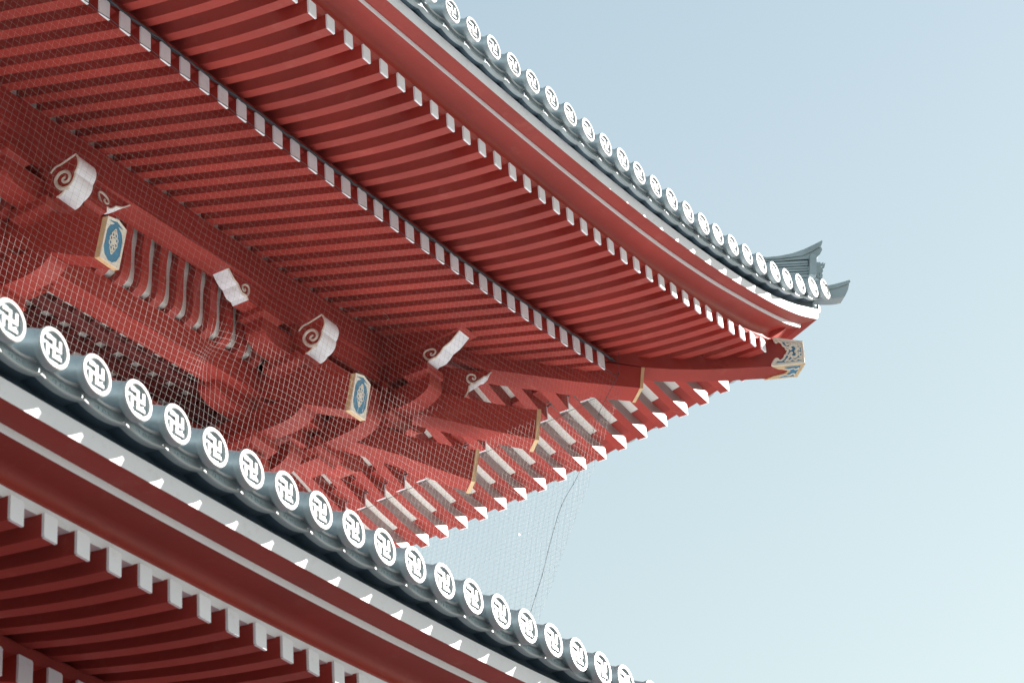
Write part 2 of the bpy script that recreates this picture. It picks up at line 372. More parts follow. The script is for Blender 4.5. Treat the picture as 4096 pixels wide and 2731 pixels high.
def pan_tile(e, xa, xb, mirror=False, y0=-1.73):
    mb = MB(); n = 12; y = e.y; dep = 5. if e is lo or xb < -6 else max(.6, -xb+.5)
    za, zb = e.z(-xa)+e.pan(-xa), e.z(-xb)+e.pan(-xb)
    def low(u): return za+(zb-za)*u-.10*4*u*(1-u)
    def top(u): return za+(zb-za)*u+.37-.15*4*u*(1-u)
    def X(u): return xa+(xb-xa)*u
    us = [i/n for i in range(n+1)]
    # front plate with raised lower and upper borders
    prof = lambda u: [(y+.9, low(u)+.36), (y0+y+.12, low(u)+.03), (y0+y-.03, low(u)), (y0+y-.055, low(u)+.015), (y0+y-.055, low(u)+.055), (y0+y-.012, low(u)+.065),
                      (y0+y+.0, top(u)-.07), (y0+y-.06, top(u)-.06), (y0+y-.075, top(u)-.015), (y0+y-.06, top(u)), (y0+y+.3, top(u)+.10), (y0+y+dep, top(u)+.45*dep)]
    rows = [[(X(u), yy, zz) for yy, zz in prof(u)] for u in us]
    mb.grid(rows, 0, [2, 0, 0, 1, 0, 0, 0, 1, 1, 0, 0])  # inner underside takes the dark colour as painted shade
    # small raised scrollwork on the plate
    for k, s in ((.5, 1), (.36, -1), (.64, 1)):
        c = (X(k), (low(k)+top(k))/2)
        pts = [(c[0]+s*(.075-.012*i)*math.cos(.9*i), y0+y-.012, c[1]+(.075-.012*i)*math.sin(.9*i)) for i in range(6)]
        mb.tube(pts, .012, 4, 0)
    return mb.build('pan_eave_tile', [TILE, RIM, BED_SHADE], gate, mirror, True)
def tiles(e, xz, mirror=False):
    xs = [p[0] for p in xz]
    for (x, z) in xz: round_tile(e, x, e.y+TY, z, mirror)
    for a, b in zip(xs[:-1], xs[1:]): pan_tile(e, a, b, mirror)
def even(tab, sp, n_before, n_after):
    # evenly spaced tiles with a lightly smoothed height
    n = len(tab); x0 = sum(p[0]-sp*i for i, p in enumerate(tab))/n
    zs = [p[1] for p in tab]; out = []
    for i in range(-n_before, n+n_after):
        if 0 <= i < n:
            lo_, hi_ = max(0, i-1), min(n-1, i+1)
            z = (zs[lo_]+2*zs[i]+zs[hi_])/4 if lo_ < i < hi_ else zs[i]
            out.append((tab[i][0]*.5+(x0+sp*i)*.5, z))
        elif i < 0: out.append((x0+sp*i, zs[0]+(zs[1]-zs[0])*i*.6))
        else: out.append((x0+sp*i, zs[-1]+(zs[-1]-zs[-2])*(i-n+1)))
    return out
UT = even(G['T'], 1.2785, 5, 0)
tiles(up, UT); tiles(up, [p for p in UT if p[0] > -25], True)
LTl = even(G['LT'], 1.2717, 3, 5)
tiles(lo, LTl)
# ---------------------------------------------------------------- hip rafters and corner metalwork
def hip_prism(poly, half, name, mats, parent=gate, side=None, mi=0, shift=0.):
    mb = MB(); mb.prism(poly, -half*R2, half*R2, lambda u, w, d: HIP(u, w, d+shift), mi, side)
    return mb.build(name, mats, parent)
hb = G['hip_base']
poly = [(-28., 9.6), (-26., 7.6), (-12.45, 3.02)]+[tuple(p) for p in hb[1:5]]+[(-6.17, 3.66), (-9., 3.75), (-12.4, 4.35), (-26., 9.3)]
hr = hip_prism([(-26., 7.4)]+[tuple(p) for p in hb[0:5]]+[(-6.17, 3.60), (-8., 3.75), (-12.4, 4.6), (-26., 9.3)], .53, 'hip_rafter', RED)
e0, e1 = Vector(hb[4]), Vector(hb[5])
mb = MB(); mb.prism([(e0[0]-.10, e0[1]-.03), (e0[0]+.03, e0[1]-.03), (e1[0]+.03, e1[1]-.01), (e1[0]-.10, e1[1]-.01)], -.56*R2, .56*R2, lambda u, w, d: HIP(u, w, d))
mb.build('metal_end_cap', GOLD, hr)
hf = [tuple(p) for p in G['hip_fly']]
fr = hip_prism([(-9.5, 4.0), (-6.05, 3.64)]+[(hf[1][0], hf[1][1]), (hf[2][0], hf[2][1]), (-2.2, 3.90), hf[3], hf[4], hf[5], hf[6], (-3.0, 5.25), (-6., 4.95), (-9.5, 5.3)], .49, 'flying_hip_rafter', RED)
# ornate cap: cream outline plate, blue ground, cream scrolls, on both cheeks and underneath
def cap():
    mb = MB(); hw = .49*R2
    for sg in (-1, 1):
        a, b = sg*(hw+.012), sg*(hw+.05)
        mb.prism([tuple(p) for p in G['cap_outline']], a-sg*.03, b, lambda u, w, d: HIP(u, w, d), 0)
    mb.build('cap_plate', CREAM, capo)
    mb = MB()
    for sg in (-1, 1):
        mb.prism([tuple(p) for p in G['cap_blue']], sg*(hw+.04), sg*(hw+.062), lambda u, w, d: HIP(u, w, d), 0)
    mb.build('blue_ground', BLUE, capo)
    mb = MB()
    for sg in (-1, 1):
        d0 = sg*(hw+.064)
        for l in G['cap_scr']:
            pts = smoothline([HIP(u, w, d0) for u, w in l], 4); mb.tube(pts, .042, 6, 0)
            for i, (u, w) in enumerate(l[1:-1]):
                if i % 2 == 0: mb.tube([HIP(u-.05, w-.05, d0), HIP(u, w, d0+sg*.02), HIP(u+.06, w+.05, d0)], .05, 6, 0, lambda k: .3+1.4*k*(1-k)*2)
        hp = G['cap_heart']; pts = smoothline([HIP(u, w, d0+sg*.02) for u, w in hp], 4); mb.tube(pts, .062, 7, 0)
        # frame along the tip and the edges
        ol = [tuple(p) for p in G['cap_outline']]
        mb.tube([HIP(u, w, d0) for u, w in (ol[0], ol[1], ol[2], ol[3])], .05, 6, 0)
        mb.tube(smoothline([HIP(u, w, d0) for u, w in ol[3:]+ol[:1]], 3), .045, 6, 0)
    mb.build('scrollwork', CREAM, capo)
    # end face and soffit
    mb = MB()
    (s2, z2), (s1, z1) = G['cap_outline'][2], G['cap_outline'][1]
    mb.prism([(s2-.02, z2-.05), (s2+.05, z2-.05), (s1+.05, z1+.02), (s1-.02, z1+.02)], -hw-.05, hw+.05, lambda u, w, d: HIP(u, w, d))
    (s3, z3) = G['cap_outline'][3]
    # soffit plate follows the underside with an arched inner edge
    outl = [(s2+.03, -hw-.04), (s2+.03, hw+.04), (s3+.0, hw+.04), (s3+.35, hw*.55), (s3+.75, hw*.3), (s3+.85, 0), (s3+.75, -hw*.3), (s3+.35, -hw*.55), (s3, -hw-.04)]
    zz = lambda s_: z3+(z2-z3)*(s_-s3)/(s2-s3)
    n = len(outl); i0 = len(mb.v)
    mb.v += [HIP(a, zz(a)-.05, c) for a, c in outl]+[HIP(a, zz(a)-.01, c) for a, c in outl]
    mb.f.append(tuple(i0+k for k in range(n))); mb.m.append(0); mb.f.append(tuple(i0+2*n-1-k for k in range(n))); mb.m.append(0)
    for k in range(n): q = (k+1) % n; mb.f.append((i0+k, i0+q, i0+n+q, i0+n+k)); mb.m.append(0)
    inl = [(s2-.12, -hw+.1), (s2-.12, hw-.1), (s3+.55, hw-.1), (s3+.85, hw*.42), (s3+.98, 0), (s3+.85, -hw*.42), (s3+.55, -hw+.1)]
    mb.face([HIP(a, zz(a)-.056, c) for a, c in inl], 1)
    for c in (-.32, .32):
        mb.tube(smoothline([HIP(s3+.55+.0, zz(s3+.55)-.06, c*1.3), HIP(s3+.8, zz(s3+.8)-.06, c*.9), HIP(s3+1.0, zz(s3+1)-.06, c*1.2), HIP(s3+1.15, zz(s3+1.15)-.06, c*.7), HIP(s3+1.25, zz(s3+1.25)-.06, c*1.2)], 4), .04, 6, 2)
    mb.build('soffit_plate', [GOLD, BLUE, CREAM], capo)
capo = bpy.data.objects.new('ornate_end_cap', None); C.objects.link(capo); capo.parent = gate
cap()
# corner block between hip rafter and eave boards
mb = MB(); mb.prism([(-.9, 5.35), (-.35, 5.62), (.12, 5.95), (.55, 6.38), (1.0, 6.55), (.6, 7.0), (-1.2, 6.4)], -.42*R2, .42*R2, lambda u, w, d: HIP(u, w, d))
mb.build('corner_block', RED, gate)
# corner tile, ridge end and its ornaments
tt = [tuple(p) for p in G['tail_top']]; tm = [tuple(p) for p in G['tail_mid']]; tl = [tuple(p) for p in G['tail_low']]
mb = MB()
mb.prism([(1.9, 8.28), tm[0], tm[1], (3.24, 8.56), tm[3], (3.40, 8.37), tl[2], tl[1], tl[0], (2.3, 7.86), (1.9, 7.85)], -.20*R2, .34*R2, lambda u, w, d: HIP(u, w, d))
mb.prism([(1.9, 8.30), (tt[0][0], tt[0][1]), tt[1], tt[2], tt[3], (3.55, 8.74), (3.50, 8.69), (3.24, 8.57), tm[1], tm[0], (1.9, 8.19)], -.26*R2, .40*R2, lambda u, w, d: HIP(u, w, d))
mb.build('corner_tile', TILE, gate)
ct = [tuple(p) for p in G['ridge_cap_top']]; cm = [tuple(p) for p in G['ridge_cap_mid']]; cl_ = [tuple(p) for p in G['ridge_cap_low']]
ridge = MB()
back = [(-14., 14.9), (-7., 11.6), (-3., 10.1), (-1.2, 9.72)]
ridge.prism(back+ct+[(2.54, 10.66)]+cm[::-1]+[(-1.2, 9.55), (-3., 9.9), (-7., 11.4), (-14., 14.7)], -.30*R2, .30*R2, lambda u, w, d: HIP(u, w, d))
ridge.prism([(-14., 14.6), (-7., 11.3), (-3., 9.8), (-1.2, 9.5)]+[(a, b-.012) for a, b in cm]+[(2.5, 10.3), cl_[5], cl_[4], cl_[3], cl_[2], cl_[1], cl_[0], (-1.2, 9.42), (-3., 9.6), (-7., 11.1), (-14., 14.4)], -.25*R2, .25*R2, lambda u, w, d: HIP(u, w, d))
ro = ridge.build('hip_ridge', TILE, gate)
lay = MB()
L = G['ridge_layers']
zl = [[9.517, 9.717], [9.358, 9.551], [9.237, 9.426], [9.10, 9.293], [8.96, 9.159], [8.80, 9.03], [8.66, 8.88]]
for i in range(6):
    (a0, a1), (b0, b1) = zl[i], zl[i+1]
    sl_ = (a1-a0)/1.32
    f0 = lambda s_: a0+sl_*(s_-.475); g0 = lambda s_: b0+(b1-b0)/1.32*(s_-.475)
    hw = (.24+.012*(i % 2))*R2
    s0, s1 = -1.1, 1.76
    lay.prism([(s0, f0(s0)-.03), (s1, f0(s1)-.03), (s1, g0(s1)+.012), (s0, g0(s0)+.012)], -hw, hw, lambda u, w, d: HIP(u, w, d))
    k = 0
lay.prism([(-1.1, 9.2), (1.74, 9.70), (1.70, 8.86), (-1.1, 8.5)], -.20*R2, .20*R2, lambda u, w, d: HIP(u, w, d), 1)
lay.build('ridge_course', [TILE, BED_SHADE], ro)
mb = MB(); p = [tuple(q) for q in G['plate']]
mb.prism([p[0], p[1], p[2], p[3]], -.40*R2, .40*R2, lambda u, w, d: HIP(u, w, d)); mb.build('ridge_end_plate', TILE, gate)
mb = MB()
bp = [tuple(q) for q in G['beast']]
mb.prism([(2.02, 9.6), (2.06, 9.70)]+bp, -.10*R2, .10*R2, lambda u, w, d: HIP(u, w, d))
for c in (-.22, .22):
    mb.prism([(2.05+(a-2.2)*.8+.08, 9.28+(b-9.25)*.75) for a, b in bp], c*R2-.07, c*R2+.07, lambda u, w, d: HIP(u, w, d))
for c in (-.14, .14): mb.tube([HIP(2.05, 9.6, c), HIP(2.2, 9.62, c), HIP(2.33, 9.6, c)], .10, 8, 0, lambda k: .7+.6*k)
mb.build('ridge_ornament', TILE, gate, smooth=False)
# ---------------------------------------------------------------- purlin, bracket beams, carved ends
ptop = lambda x: 4.949+.0671*x
def slbox(mb, x0, x1, y0, y1, lo_, hi_, mi=0):
    # box along x with heights given relative to the purlin top, which rises towards the corner
    c = []
    for z in (lo_, hi_):
        c += [(x0,y0,ptop(x0)+z),(x1,y0,ptop(x1)+z),(x1,y1,ptop(x1)+z),(x0,y1,ptop(x0)+z)]
    mb.hexa(c, mi)
for mirror, far in ((False, -52.), (True, -44.)):
    mb = MB(); slbox(mb, far, -7.72 if mirror else -8.3, 11.45, 12.45, -1.28, 0); mb.build('purlin', RED, gate, mirror)
    mb = MB(); slbox(mb, far, -12.0, 11.62, 11.74, .0, 1.0); mb.build('infill_board', PLASTER, gate, mirror)
SB = [(p_[0]-7.988, p_[1]-3.118) for p_ in G['scrollB']]
SPB = [(p_[0]-7.988, p_[1]-3.118) for p_ in G['spiralB']]
def carved_support(xl, xr, left, right, mirror=False, y0=11.62, y1=12.30):
    # timber under the purlin whose carved ends are painted white
    sb = SB
    def zz(x, w): return ptop(x)-1.284+w
    poly = []
    if left: poly += [(xl+u, w) for u, w in sb]
    else: poly += [(xl, 0), (xl, -.84)]
    nl = len(poly)
    if right: poly += [(xr-u*1.34, w) for u, w in sb[::-1]]
    else: poly += [(xr, -.84), (xr, 0)]
    n = len(poly)
    def side(k):
        if left and k < nl-1: return 1
        if right and nl <= k < n-1: return 1
        return 0
    mb = MB(); mb.prism(poly, y0, y1, lambda u, w, d: (u, d, zz(u, w)), 0, side)
    o = mb.build('purlin_support', [RED, WHITE], gate, mirror)
    for flag, x_, sg in ((left, xl, 1), (right, xr, -1.34)):
        if not flag: continue
        yy = y1+.012 if mirror else y0-.012
        sp = MB(); l = [(x_+sg*u, yy, zz(x_+sg*u, w)) for u, w in SPB]
        sp.tube(smoothline(l, 4), .05, 6, 0, lambda k: 1-.35*k); sp.build('carved_scroll', CREAM, o, mirror)
        sp = MB(); sp.tube([(x_+sg*u, yy, zz(x_+sg*u, w)) for u, w in sb], .035, 6, 0); sp.build('carved_rim', CREAM, o, mirror)
    return o
XC = (-46.1, -32.05, -18.0)
carved_support(-36.2, -28.0, True, True)
carved_support(-22.35, -9.3, True, False)
carved_support(-18.0, -7.99, False, True, True)
carved_support(-36.2, -28.0, True, True, True)
carved_support(-50.3, -42.0, True, True)
# diagonal support under the hip rafter with its carved end
sc = [tuple(p_) for p_ in G['scrollC']]
mb = MB()
poly = sc+[(-14.2, 1.72), (-20., 1.9), (-20., 3.6), (-13.2, 3.08)]
mb.prism(poly, -.42, .42, lambda u, w, d: HIP(u, w, d), 0, lambda k: 1 if k < len(sc)-1 else 0)
ho = mb.build('diagonal_support', [RED, WHITE], gate)
mb = MB(); mb.tube(smoothline([HIP(u, w, -.435) for u, w in G['spiralC']], 4), .05, 6, 0, lambda k: 1-.35*k); mb.build('carved_scroll', CREAM, ho)
mb = MB(); mb.tube([HIP(u, w, -.435) for u, w in sc], .035, 6, 0); mb.build('carved_rim', CREAM, ho)
def smoothnose(l):
    out = []
    for (i, j, b) in ((0, 3, .13), (3, 7, .12), (7, 9, .05)):
        a, c = Vector(l[i]), Vector(l[j]); n = Vector((-(c-a).y, (c-a).x)).normalized()
        if n.x > 0: n = -n
        for k in range(8):
            u = k/8; p_ = a+(c-a)*u+n*(b*math.sin(math.pi*u)**.8); out.append((p_.x, p_.y))
    out.append(tuple(l[9])); return out
# carved nose (end of the outward arm) of each bracket set
SA = [tuple(p_) for p_ in smoothnose(G['scrollA'])]; RA = [tuple(p_) for p_ in G['rimA']]; SPA = [tuple(p_) for p_ in G['spiralA']]
def nose(xc, dz, mirror=False):
    x0, x1 = xc-.45, xc+.45
    poly = [(y, z+dz) for y, z in SA]+[(11.4, -.78+dz), (14.5, -.78+dz), (14.5, .40+dz)]+[(y, z+dz) for y, z in RA[:0:-1]]
    n = len(SA)
    mb = MB(); mb.prism(poly, x0, x1, lambda u, w, d: (d, u, w), 0, lambda k: 1 if k < n-1 else 0)
    o = mb.build('carved_nose', [RED, WHITE], gate, mirror)
    x = x0-.012
    sp = MB(); sp.tube(smoothline([(x, y, z+dz) for y, z in SPA], 4), .075, 7, 0, lambda k: 1-.4*k); sp.build('carved_scroll', CREAM, o, mirror)
    sp = MB(); sp.tube(smoothline([(x, y, z+dz) for y, z in RA[::-1]], 4)+[(x, y, z+dz) for y, z in SA[1:]], .036, 6, 0); sp.build('carved_rim', CREAM, o, mirror)
for xc, dz in ((-32.05, 0.), (-18.0, .90), (-46.1, -.92)): nose(xc, dz)
nose(-32.05, 0., True)
# tail rafters with enamelled end plaques
def tail(xc, zf, mirror=False):
    x0, x1 = xc-.45, xc+.45; yt, yb = 8.954, 9.262; h = 1.411
    sl_ = .51
    poly = [(yt+.06, zf), (yb+.06, zf-h), (19.5, zf-h+sl_*(19.5-yb)), (19.5, zf+sl_*(19.5-yt)*.98)]
    mb = MB(); mb.prism(poly, x0, x1, lambda u, w, d: (d, u, w)); o = mb.build('tail_rafter', RED, gate, mirror)
    # plaque frame in the tilted end plane: u along x, v down the face, n outward
    d = Vector((0, yb-yt, -h)); Lh = d.length; d.normalize(); nrm = Vector((0, -d.z, d.y)); nrm = -nrm if nrm.y > 0 else nrm
    def F(u, v, w): q = Vector((xc, yt, zf))+Vector((1, 0, 0))*u+d*v+nrm*w; return tuple(q)
    hw = .475; pk = .10
    def ply(m):
        a = hw-m; return [(-a, .03+m*1.1-.02), (0.02, -pk+m*1.05), (a, .07+m*1.1-.02), (a, Lh+.03-m), (-a, Lh+.03-m)]
    mb = MB(); mb.prism(ply(0), -.10, .10, lambda u, v, w: F(u, v, w), 0); mb.build('plaque_frame', GOLD, o, mirror)
    mb = MB(); i0 = ply(0); i1 = ply(.075)
    for k in range(5):
        q = (k+1) % 5
        mb.hexa([F(*i0[k], .098), F(*i0[q], .098), F(*i1[q], .098), F(*i1[k], .098), F(*i0[k], .135), F(*i0[q], .135), F(*i1[q], .125), F(*i1[k], .125)])
    # corner spandrels and the pierced rosette
    for cx, cy, sx, sy in ((-.40, .10, 1, 1), (.40, .12, -1, 1), (-.40, Lh-.05, 1, -1), (.40, Lh-.05, -1, -1)):
        mb.prism([(cx, cy), (cx+sx*.30, cy), (cx+sx*.20, cy+sy*.07), (cx+sx*.11, cy+sy*.12), (cx+sx*.05, cy+sy*.24), (cx, cy+sy*.38)], .10, .117, lambda u, v, w: F(u, v, w))
    c = Lh*.48
    for r, rx in ((.10, .075), (.045, .035)):
        mb.tube([F(rx*math.cos(a), c+r*math.sin(a), .118) for a in [2*math.pi*i/16 for i in range(17)]], .022, 6)
    for k in range(8):
        a = 2*math.pi*k/8+.39; rr = .20 if k in (1, 2, 5, 6) else .17
        cx, cy = rr*.85*math.cos(a), c+rr*1.25*math.sin(a)
        mb.tube([F(cx+.058*math.cos(b), cy+.075*math.sin(b), .116) for b in [2*math.pi*i/12 for i in range(13)]], .022, 6)
    for sg in (-1, 1):
        mb.tube(smoothline([F(0.09, c+sg*.28, .116), F(.055, c+sg*.36, .116), F(0, c+sg*.44, .116), F(-.055, c+sg*.36, .116), F(-.09, c+sg*.28, .116)], 3), .022, 6)
        mb.tube([F(0, c+sg*.30, .116), F(0, c+sg*.36, .116)], .03, 6)
    mb.prism([(.06*math.cos(2*math.pi*i/12), c+.08*math.sin(2*math.pi*i/12)) for i in range(12)], .10, .125, lambda u, v, w: F(u, v, w))
    mb.build('gilt_ornament', CREAM, o, mirror)
    mb = MB(); mb.prism(ply(.06), .05, .106, lambda u, v, w: F(u, v, w)); mb.build('blue_panel', BLUE, o, mirror)
tail(-18.0, -1.391); tail(-32.05, -2.293); tail(-46.1, -3.2); tail(-32.05, -2.293, True)
# diagonal tail beams with gilt end caps
def diag(top, bot, name):
    poly = [(-22., bot[0][1]+2.6), ]
    s0 = bot[0][0]; sl_ = (bot[1][1]-bot[0][1])/(bot[1][0]-bot[0][0])
    poly = [(-24., bot[0][1]+sl_*(-24.-s0))]+[tuple(p_) for p_ in bot]+[tuple(top[-1])]+[tuple(p_) for p_ in top[-2::-1]]+[(-24., top[0][1]+sl_*(-24.-top[0][0]))]
    mb = MB(); mb.prism(poly, -.445*R2, .445*R2, lambda u, w, d: HIP(u, w, d)); o = mb.build(name, RED, gate)
    (a, b), (c_, d_) = bot[-1], top[-1]
    mb = MB(); mb.prism([(a-.13, b-.02), (a+.03, b-.03), (c_+.03, d_+.03), (c_-.13, d_+.03)], -.475*R2, .475*R2, lambda u, w, d: HIP(u, w, d)); mb.build('metal_end_cap', GOLD, o)
diag(G['beamb']['top'], G['beamb']['bot'], 'diagonal_tail_rafter')
bc = G['beamc']; diag([[-17.5, .35], [-15.9, -.2], bc['top'][2], bc['top'][3]], bc['bot'], 'diagonal_tail_rafter')
# bracket arms with rounded ends, and bearing blocks
def arm(x0, x1, y0, y1, zl, zh, left=True, right=True, mirror=False, along='x', slope=.0671, x_ref=None):
    rr = .62; n = 7
    poly = []
    xr = x_ref if x_ref is not None else (x0+x1)/2
    h = zh-zl
    lowp = []
    if left:
        lowp += [(x0, zl+h*.62)]+[(x0+rr*1.9*(1-math.cos(math.pi/2*i/n)), zl+h*.62*(1-math.sin(math.pi/2*i/n))) for i in range(1, n+1)]
    else: lowp += [(x0, zl)]
    if right:
        lowp += [(x1-rr*1.9*(1-math.cos(math.pi/2*i/n)), zl+h*.62*(1-math.sin(math.pi/2*i/n))) for i in range(n, 0, -1)]+[(x1, zl+h*.62)]
    else: lowp += [(x1, zl)]
    poly = lowp+[(x1, zh), (x0, zh)]
    poly = [(u, w+slope*(u-xr)) for u, w in poly]
    mb = MB()
    if along == 'x': mb.prism(poly, y0, y1, lambda u, w, d: (u, d, w))
    else: mb.prism(poly, y0, y1, lambda u, w, d: (d, u, w))
    return mb.build('bracket_arm', RED, gate, mirror)
def block(x, y, z0, z1, wd=.55, mirror=False):
    zm = z0+(z1-z0)*.45; b = wd*.72
    mb = MB()
    ring = lambda w, z: [(x-w, y-w, z), (x+w, y-w, z), (x+w, y+w, z), (x-w, y+w, z)]
    rows = [ring(b, z0), ring(b+.04, z0+(zm-z0)*.4), ring(wd, zm), ring(wd, z1)]
    rows = [r+r[:1] for r in rows]; mb.grid(rows); mb.face(rows[0][:4]); mb.face(rows[-1][:4])
    return mb.build('bearing_block', RED, gate, mirror)
for mirror in (False, True):
    for xc in ((-18.0, -32.05, -46.1) if not mirror else (-18., -32.05)):
        pt = ptop(xc); js = pt-1.284-.84
        corner = xc == -18.0
        xr = -9.45 if corner else xc+2.4
        arm(xc-2.4, xr, 11.5, 12.34, js-1.36, js-.48, x_ref=xc, mirror=mirror)
        for dx in ([-1.95, 0, 1.95] if not corner else [-1.95, 0, 6.0, 8.0]):
            zz = js+.0671*dx; block(xc+dx, 11.94, zz-.50, zz+.0, .58, mirror)
        block(xc, 11.94, js-2.0, js-1.34, .78, mirror)
        # second step in
        arm(xc-2.5, -10.95 if corner else xc+2.5, 13.58, 14.40, js-2.95, js-2.05, x_ref=xc, mirror=mirror)
        for dx in ([-2.0, 0, 2.0] if not corner else [-2.0, 0, 3.6, 6.0]):
            zz = js+.0671*dx; block(xc+dx, 14.0, zz-2.07, zz-1.62, .56, mirror)
        arm(11.2, 18.5, xc-.42, xc+.42, js-3.9, js-2.95, True, False, along='y', slope=0, mirror=mirror)
        block(xc, 14.0, js-4.5, js-3.88, .78, mirror)
        # third step, close to the wall
        arm(xc-2.6, xc+2.6 if not corner else -13.2, 15.65, 16.45, js-4.6, js-3.7, x_ref=xc, mirror=mirror)
        for dx in (-2.1, 0, 2.1): block(xc+dx, 16.05, js-3.72+.0671*dx, js-3.25+.0671*dx, .56, mirror)
        arm(13.4, 18.5, xc-.42, xc+.42, js-5.6, js-4.7, True, False, along='y', slope=0, mirror=mirror)
        block(xc, 17.0, js-6.6, js-5.6, 1.0, mirror)
block(-11.9, 11.9, .15, .95, .78)
block(-13.9, 13.9, -1.6, -.75, .8)
# long beam over the second step, curved ribs with plaster between, coffered ceiling
for mirror, far in ((False, -52.), (True, -44.)):
    mb = MB(); slbox(mb, far, -14.0, 13.05, 14.02, -4.45, -3.42); mb.build('through_beam', RED, gate, mirror)
    mb = MB(); slbox(mb, far, -16.2, 15.75, 16.35, -5.6, -4.9); mb.build('through_beam', RED, gate, mirror)
RB = [tuple(p_) for p_ in G['rib']]
def off(line, d):
    out = []
    for i, p_ in enumerate(line):
        a = Vector(line[max(i-1, 0)]); b = Vector(line[min(i+1, len(line)-1)]); t_ = (b-a).normalized()
        out.append((p_[0]-t_.y*d, p_[1]+t_.x*d))
    return out
full = [(12.40, 2.2), (12.42, 1.95)]+RB+[(13.25, -.42)]
full = [tuple(v[:2]) for v in smoothline([(a, b, 0) for a, b in full], 3)]
back_ = off(full, .40)
def ribz(x): return .0671*(x+26.73)
for mirror in (False, True):
    rng = [x for k in range(-22, 14) for x in [-26.73+.985*k] if -50 < x < -14.2]
    if mirror: rng = [x for x in rng if -36 < x]
    for x in rng:
        dz = ribz(x); mb = MB()
        mb.prism([(a, b+dz) for a, b in full]+[(a, b+dz) for a, b in back_[::-1]], x-.40, x, lambda u, w, d: (d, u, w))
        mb.build('curved_rib', RED, gate, mirror, True)
    mb = MB(); xs = [-50., -13.8] if not mirror else [-40., -13.8]
    bl = off(full, .33)
    mb.grid([[(x, a, b+ribz(x)) for a, b in bl] for x in xs]); mb.build('cove_panel', PLASTER, gate, mirror, True)
def coffers(mirror=False, x0=-50., x1=-15.):
    mb = MB(); cz = lambda x: -.15+.0671*(x+26.)
    lat = MB()
    k = int((x1-x0))
    for i in range(k):
        x = x0+.55+i
        c = cz(x); lat.box(x-.14, x+.14, 14.02, 18.1, c-.26, c)
    for y in (14.45, 15.55, 16.65, 17.75):
        c0, c1 = cz(x0), cz(x1)
        lat.hexa([(x0,y-.27,c0-.29),(x1,y-.27,c1-.29),(x1,y+.27,c1-.29),(x0,y+.27,c0-.29),(x0,y-.27,c0-.02),(x1,y-.27,c1-.02),(x1,y+.27,c1-.02),(x0,y+.27,c0-.02)])
    lat.build('ceiling_lattice', SHADE_RED, gate, mirror)
    mb.face([(x0,14.0,cz(x0)),(x1,14.0,cz(x1)),(x1,18.2,cz(x1)),(x0,18.2,cz(x0))]); mb.build('ceiling_panel', PLASTER, gate, mirror)
coffers(); coffers(True, -42., -15.)
# storey walls and posts
for mirror, far in ((False, -54.), (True, -44.)):
    mb = MB(); mb.box(far, -18.0, 18.1, 18.5, -17., 3.); mb.build('upper_wall', RED, gate, mirror)
    for xc in (-18., -32.05, -46.1):
        if mirror and xc == -18.: continue
        mb = MB(); mb.tube([(xc, 18.0, -17.), (xc, 18.0, -6.)], .95, 20); mb.build('round_post', RED, gate, mirror, True)
mb = MB(); mb.box(-62., -16., 17.0, 40., -55.4, -17.); mb.build('lower_wall', RED, gate)
# ---------------------------------------------------------------- bird net hung from the rafter ends to the lower roof
net = thing('bird_net', 'fine white bird net hung from the upper rafter ends down to the lower roof tiles', 'net')
def nslope(t, v):
    zt = up.zb(t)-.10; zz = zt+(-16.5-zt)*v; y = 4.84+(zt-zz)*.30+.35*math.sin(math.pi*v)*0
    return y, zz
def net_pt(t, v, a):
    y, z = nslope(t, v)
    # slack: low waves, plus one gathered knot and a few pulled cells
    w = math.sin(t*.83+v*19)*.035+math.sin(t*2.9-v*31)*.022
    return y+w*.8, z+w*.5+math.sin(t*1.7+v*9)*.03
def knot(x, y, z):
    for (kx, kz, r, s) in ((-29.6, -6.6, 1.5, .62), (-26.8, -7.2, .9, .35), (-15.6, -9.2, .8, .4), (-38., -5., 1., .3)):
        dx, dz = x-kx, z-kz; d2 = (dx*dx+dz*dz)/(r*r)
        if d2 < 4:
            g = s*math.exp(-d2*1.6); x -= dx*g; z -= dz*g; y += .12*g
    return x, y, z
CELL = .245; NR = .0024
def net_sheet(name, mirror, tmax):
    mb = MB(); nv = 84
    def pt(t, v):
        y, z = net_pt(t, v, 0); return knot(-t+math.sin(v*23+t*1.3)*.03, y, z)
    n = int((tmax-4.9)/CELL)
    for i in range(n+1):
        t = tmax-i*CELL; pts = []
        for j in range(nv+1):
            v = j/nv; y, z = nslope(t, v)
            if t < y-.02: break
            pts.append(pt(t, v))
        if len(pts) > 2: mb.tube(pts, NR, 3, 0)
    for j in range(nv+1):
        v = j/nv; pts = []
        t = tmax
        while t > 4.7:
            y, z = nslope(t, v)
            if t < y: break
            pts.append(pt(t, v)); t -= CELL
        t_e = max(t, 4.7); y, z = nslope(t_e, v); pts.append(knot(-y, y, z))
        if len(pts) > 2: mb.tube(pts, NR, 3, 0)
    return mb.build(name, NET, net, mirror, False, False)
net_sheet('front_mesh', False, 49.)
net_sheet('side_mesh', True, 30.)
